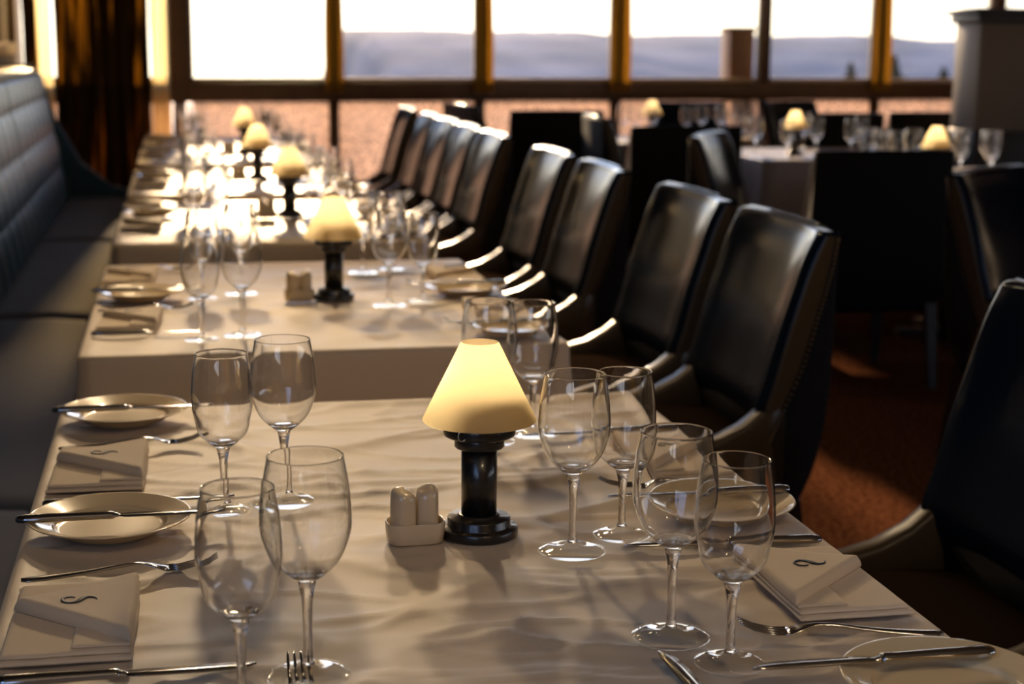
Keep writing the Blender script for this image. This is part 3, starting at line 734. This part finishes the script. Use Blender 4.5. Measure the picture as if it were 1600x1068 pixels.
def monogram_mesh(mir):
    bm = bmesh.new(); P = catmull([(a, b, c) for (a, b), c in zip(S_PTS, S_W)], 5); prev = None
    for i, (a, b, c) in enumerate(P):
        q0, q1 = P[max(0, i-1)], P[min(len(P)-1, i+1)]; tx, ty = q1[0]-q0[0], q1[1]-q0[1]; l = math.hypot(tx, ty) or 1; nx_, ny_ = -ty/l, tx/l
        row = []
        for s in (-1, 1):
            x, y = (a+nx_*c*s)*.0165, (b+ny_*c*s)*.0195
            if mir: x, y = x, y
            x0, y0 = x+.006, y+.012
            if mir: x0, y0 = -x+.006, -y+.012       # read from the other side: turned, not mirrored
            h = tri_h((x0, y0), TA, TB, TC, .0120)
            row.append(bm.verts.new(((-x0 if mir else x0), y0, .0105+.002+h+.0012)))
        if prev: bm.faces.new((prev[0], prev[1], row[1], row[0]))
        prev = row
    r = bmesh.ops.extrude_face_region(bm, geom=bm.faces[:])
    for v in [g for g in r['geom'] if isinstance(g, bmesh.types.BMVert)]: v.co.z -= .0010
    return bm
nproto = {}
def napkin(mir, x, y, deg, label, group):
    if mir not in nproto:
        o = link('folded_napkin', napkin_mesh(mir), M['napkin']); o['category'] = 'napkin'; m_ = link('monogram', monogram_mesh(mir), M['ink'], o)
        m_['label'] = 'dark embroidered letter S'; nproto[mir] = o; o.location = (x, y, ZT); o.rotation_euler = (0, 0, math.radians(deg))
    else: o = dup(nproto[mir], (x, y, ZT), math.radians(deg))
    o['label'] = label; o['group'] = group

# ------------------------------------------------------------------ laying the tables
for i, (a, b, L) in enumerate(ROW):
    T_ = ORD[i]+' table'
    if L is None: L = 9.72
    gg = 'wine glasses on the '+T_; gc = 'cutlery on the '+T_
    def G_(big, x, y, where): glass(big, x, y, '%s clear wine glass, %s, on the %s' % ('large' if big else 'small', where, T_), gg)
    # banquette side place settings: plate + knife, fork, napkin, knife
    sets = [(0.09, 'near'), (.67, 'far')] if i < 5 else [(.12, 'only')]
    for dy, nf in sets:
        if i == 1: dy += -.03 if nf == 'near' else .02
        yp = L+dy; w_ = '%s banquette-side setting' % nf
        rnd = (lambda s: random.uniform(-s, s)) if i else (lambda s: 0)
        if yp < b-.05:
            plate(TX0+.095, yp, 'cream side plate with a knife across, %s, %s' % (w_, T_), 'side plates')
            cutlery('knife', TX0-.012, yp-.012, rnd(2), 'steel butter knife lying across the side plate, %s, %s' % (w_, T_), gc, ZT+.0180)
        cutlery('fork', TX0+.008, yp-.178, 5+rnd(3), 'steel fork below the side plate, %s, %s' % (w_, T_), gc)
        napkin(False, TX0+.071+rnd(.01), yp-.30-(.02 if nf == 'near' else 0), rnd(3)-1, 'folded cream napkin with letter S, %s, %s' % (w_, T_), 'folded napkins')
        if yp-.47 > a+.02: cutlery('knife', TX0+.008, yp-.467, rnd(1), 'steel dinner knife on the cloth, %s, %s' % (w_, T_), gc)
    # glasses on the banquette side
    if i == 0: gl = [(False, .045, 1.965, 'banquette side far pair left'), (True, .122, 1.994, 'banquette side far pair right'), (False, 0.042, 1.352, 'banquette side near pair left'), (True, .105, 1.412, 'banquette side near pair right')]
    elif i == 1: gl = [(False, .036, 3.152, 'banquette side near pair left'), (True, .117, 3.190, 'banquette side near pair right'), (False, .046, 3.67, 'banquette side far pair left'), (True, .135, 3.73, 'banquette side far pair right')]
    else: gl = [(False, .045, L-.48, 'banquette side near pair left'), (True, .115, L-.44, 'banquette side near pair right'), (False, .045, L+.10, 'banquette side far pair left'), (True, .12, L+.14, 'banquette side far pair right')]
    # chair side
    if i == 0: gr = [(True, .435, 1.729, 'chair side middle pair left'), (False, .508, 1.779, 'chair side middle pair right'), (True, .466, 1.446, 'chair side near pair left'), (False, .501, 1.370, 'chair side near pair right'), (True, .437, 2.255, 'chair side far pair left'), (False, .511, 2.290, 'chair side far pair right')]
    elif i == 1: gr = [(True, .453, 3.511, 'chair side near pair left'), (False, .537, 3.560, 'chair side near pair right'), (True, .453, 4.032, 'chair side far pair left'), (False, .535, 4.09, 'chair side far pair right')]
    else: gr = [(True, .455, L-.13, 'chair side near pair left'), (False, .53, L-.08, 'chair side near pair right'), (True, .455, L+.40, 'chair side far pair left'), (False, .53, L+.45, 'chair side far pair right')]
    for q in gl+gr:
        if a+.03 < q[2] < b-.03: G_(*q)
    # chair side settings, near to far: plate + knife, fork, napkin, knife
    rs = [(-.50, 'near'), (.03, 'far')] if i < 5 else [(-.05, 'only')]
    for dy, nf in rs:
        yp = L+dy; w_ = '%s chair-side setting' % nf
        yq, xq = (1.262, .018) if i == 0 and nf == 'near' else (yp, 0)
        plate(TX1-.090+xq, yq, 'cream side plate with a knife across, %s, %s' % (w_, T_), 'side plates')
        cutlery('knife', TX1+(-.005 if xq else .012), yq+(.040 if xq else .018), 178+(1.0 if nf == 'near' else -1), 'steel butter knife lying across the side plate, %s, %s' % (w_, T_), gc, ZT+.0180)
        cutlery('fork', TX1-.006, yp+.085+(.03 if nf == 'far' else 0), 168 if i == 0 and nf == 'near' else 172, 'steel fork beyond the side plate, %s, %s' % (w_, T_), gc)
        napkin(True, TX1-.070, yp+(.252 if nf == 'near' else .265), 0 if i == 0 else random.uniform(-3, 3), 'folded cream napkin with letter S, %s, %s' % (w_, T_), 'folded napkins')
        cutlery('knife', TX1-.008, yp+(.395 if nf == 'near' else .43), 175 if nf == 'near' else 180, 'steel dinner knife on the cloth, %s, %s' % (w_, T_), gc)
    if i in (0, 2):      # a setting at the head of the table
        cutlery('fork', .097, a+.035, 90, 'steel fork at the near end of the %s, tines pointing away' % T_, gc)
        cutlery('knife', .452 if i == 0 else .20, a+(-.035 if i == 0 else .42), 92, 'steel knife at the near end of the %s, tip pointing away' % T_, gc)
    if i < 5:
        lamp((.341, .342, .362, .33, .345)[i], L, 'table lamp with glowing cone shade and black column on the '+T_, 'table lamps along the banquette')
        caddy((.262, .262, .284, .25, .262)[i], L-.012, T_)
BP = ['table behind the big dark chair back', 'table beyond the big dark chair', 'middle table near the window', 'window table beside the partition']
BG = [[(3.12, 6.95), (3.24, 7.05), (3.13, 6.66), (3.15, 6.80), (3.30, 6.85), (3.44, 6.66), (3.50, 6.78), (3.56, 6.60), (3.62, 6.74), (3.70, 6.85)],
      [(2.95, 7.97), (3.12, 7.95), (3.30, 8.00), (3.52, 8.05), (3.62, 8.15), (3.05, 8.5), (3.45, 8.55)],
      [(2.70, 9.62), (2.80, 9.70), (2.86, 9.55), (3.10, 9.60), (3.22, 9.66), (3.30, 9.50), (3.36, 9.72)],
      [(5.10, 10.30), (5.20, 10.22), (5.30, 10.30), (5.36, 10.20), (5.70, 10.30), (5.78, 10.45)]]
for i, (a, b, c_, d, lp, lb) in enumerate(BACK):
    lamp(lp[0], lp[1], 'table lamp with pale cone shade on the '+BP[i], 'table lamps across the room')
    for k, (x, y) in enumerate(BG[i]):
        glass(k % 2 == 0, x, y, 'clear wine glass standing on the '+BP[i], 'wine glasses on the '+BP[i])
    for k, (x, y) in enumerate(((a+.42, c_+.075), (b-.12, c_+.075))):
        napkin(bool(k), x, y, 90*(1 if k else -1), 'folded napkin at the front edge, %s end, %s' % ('left' if k == 0 else 'right', BP[i]), 'napkins across the room')
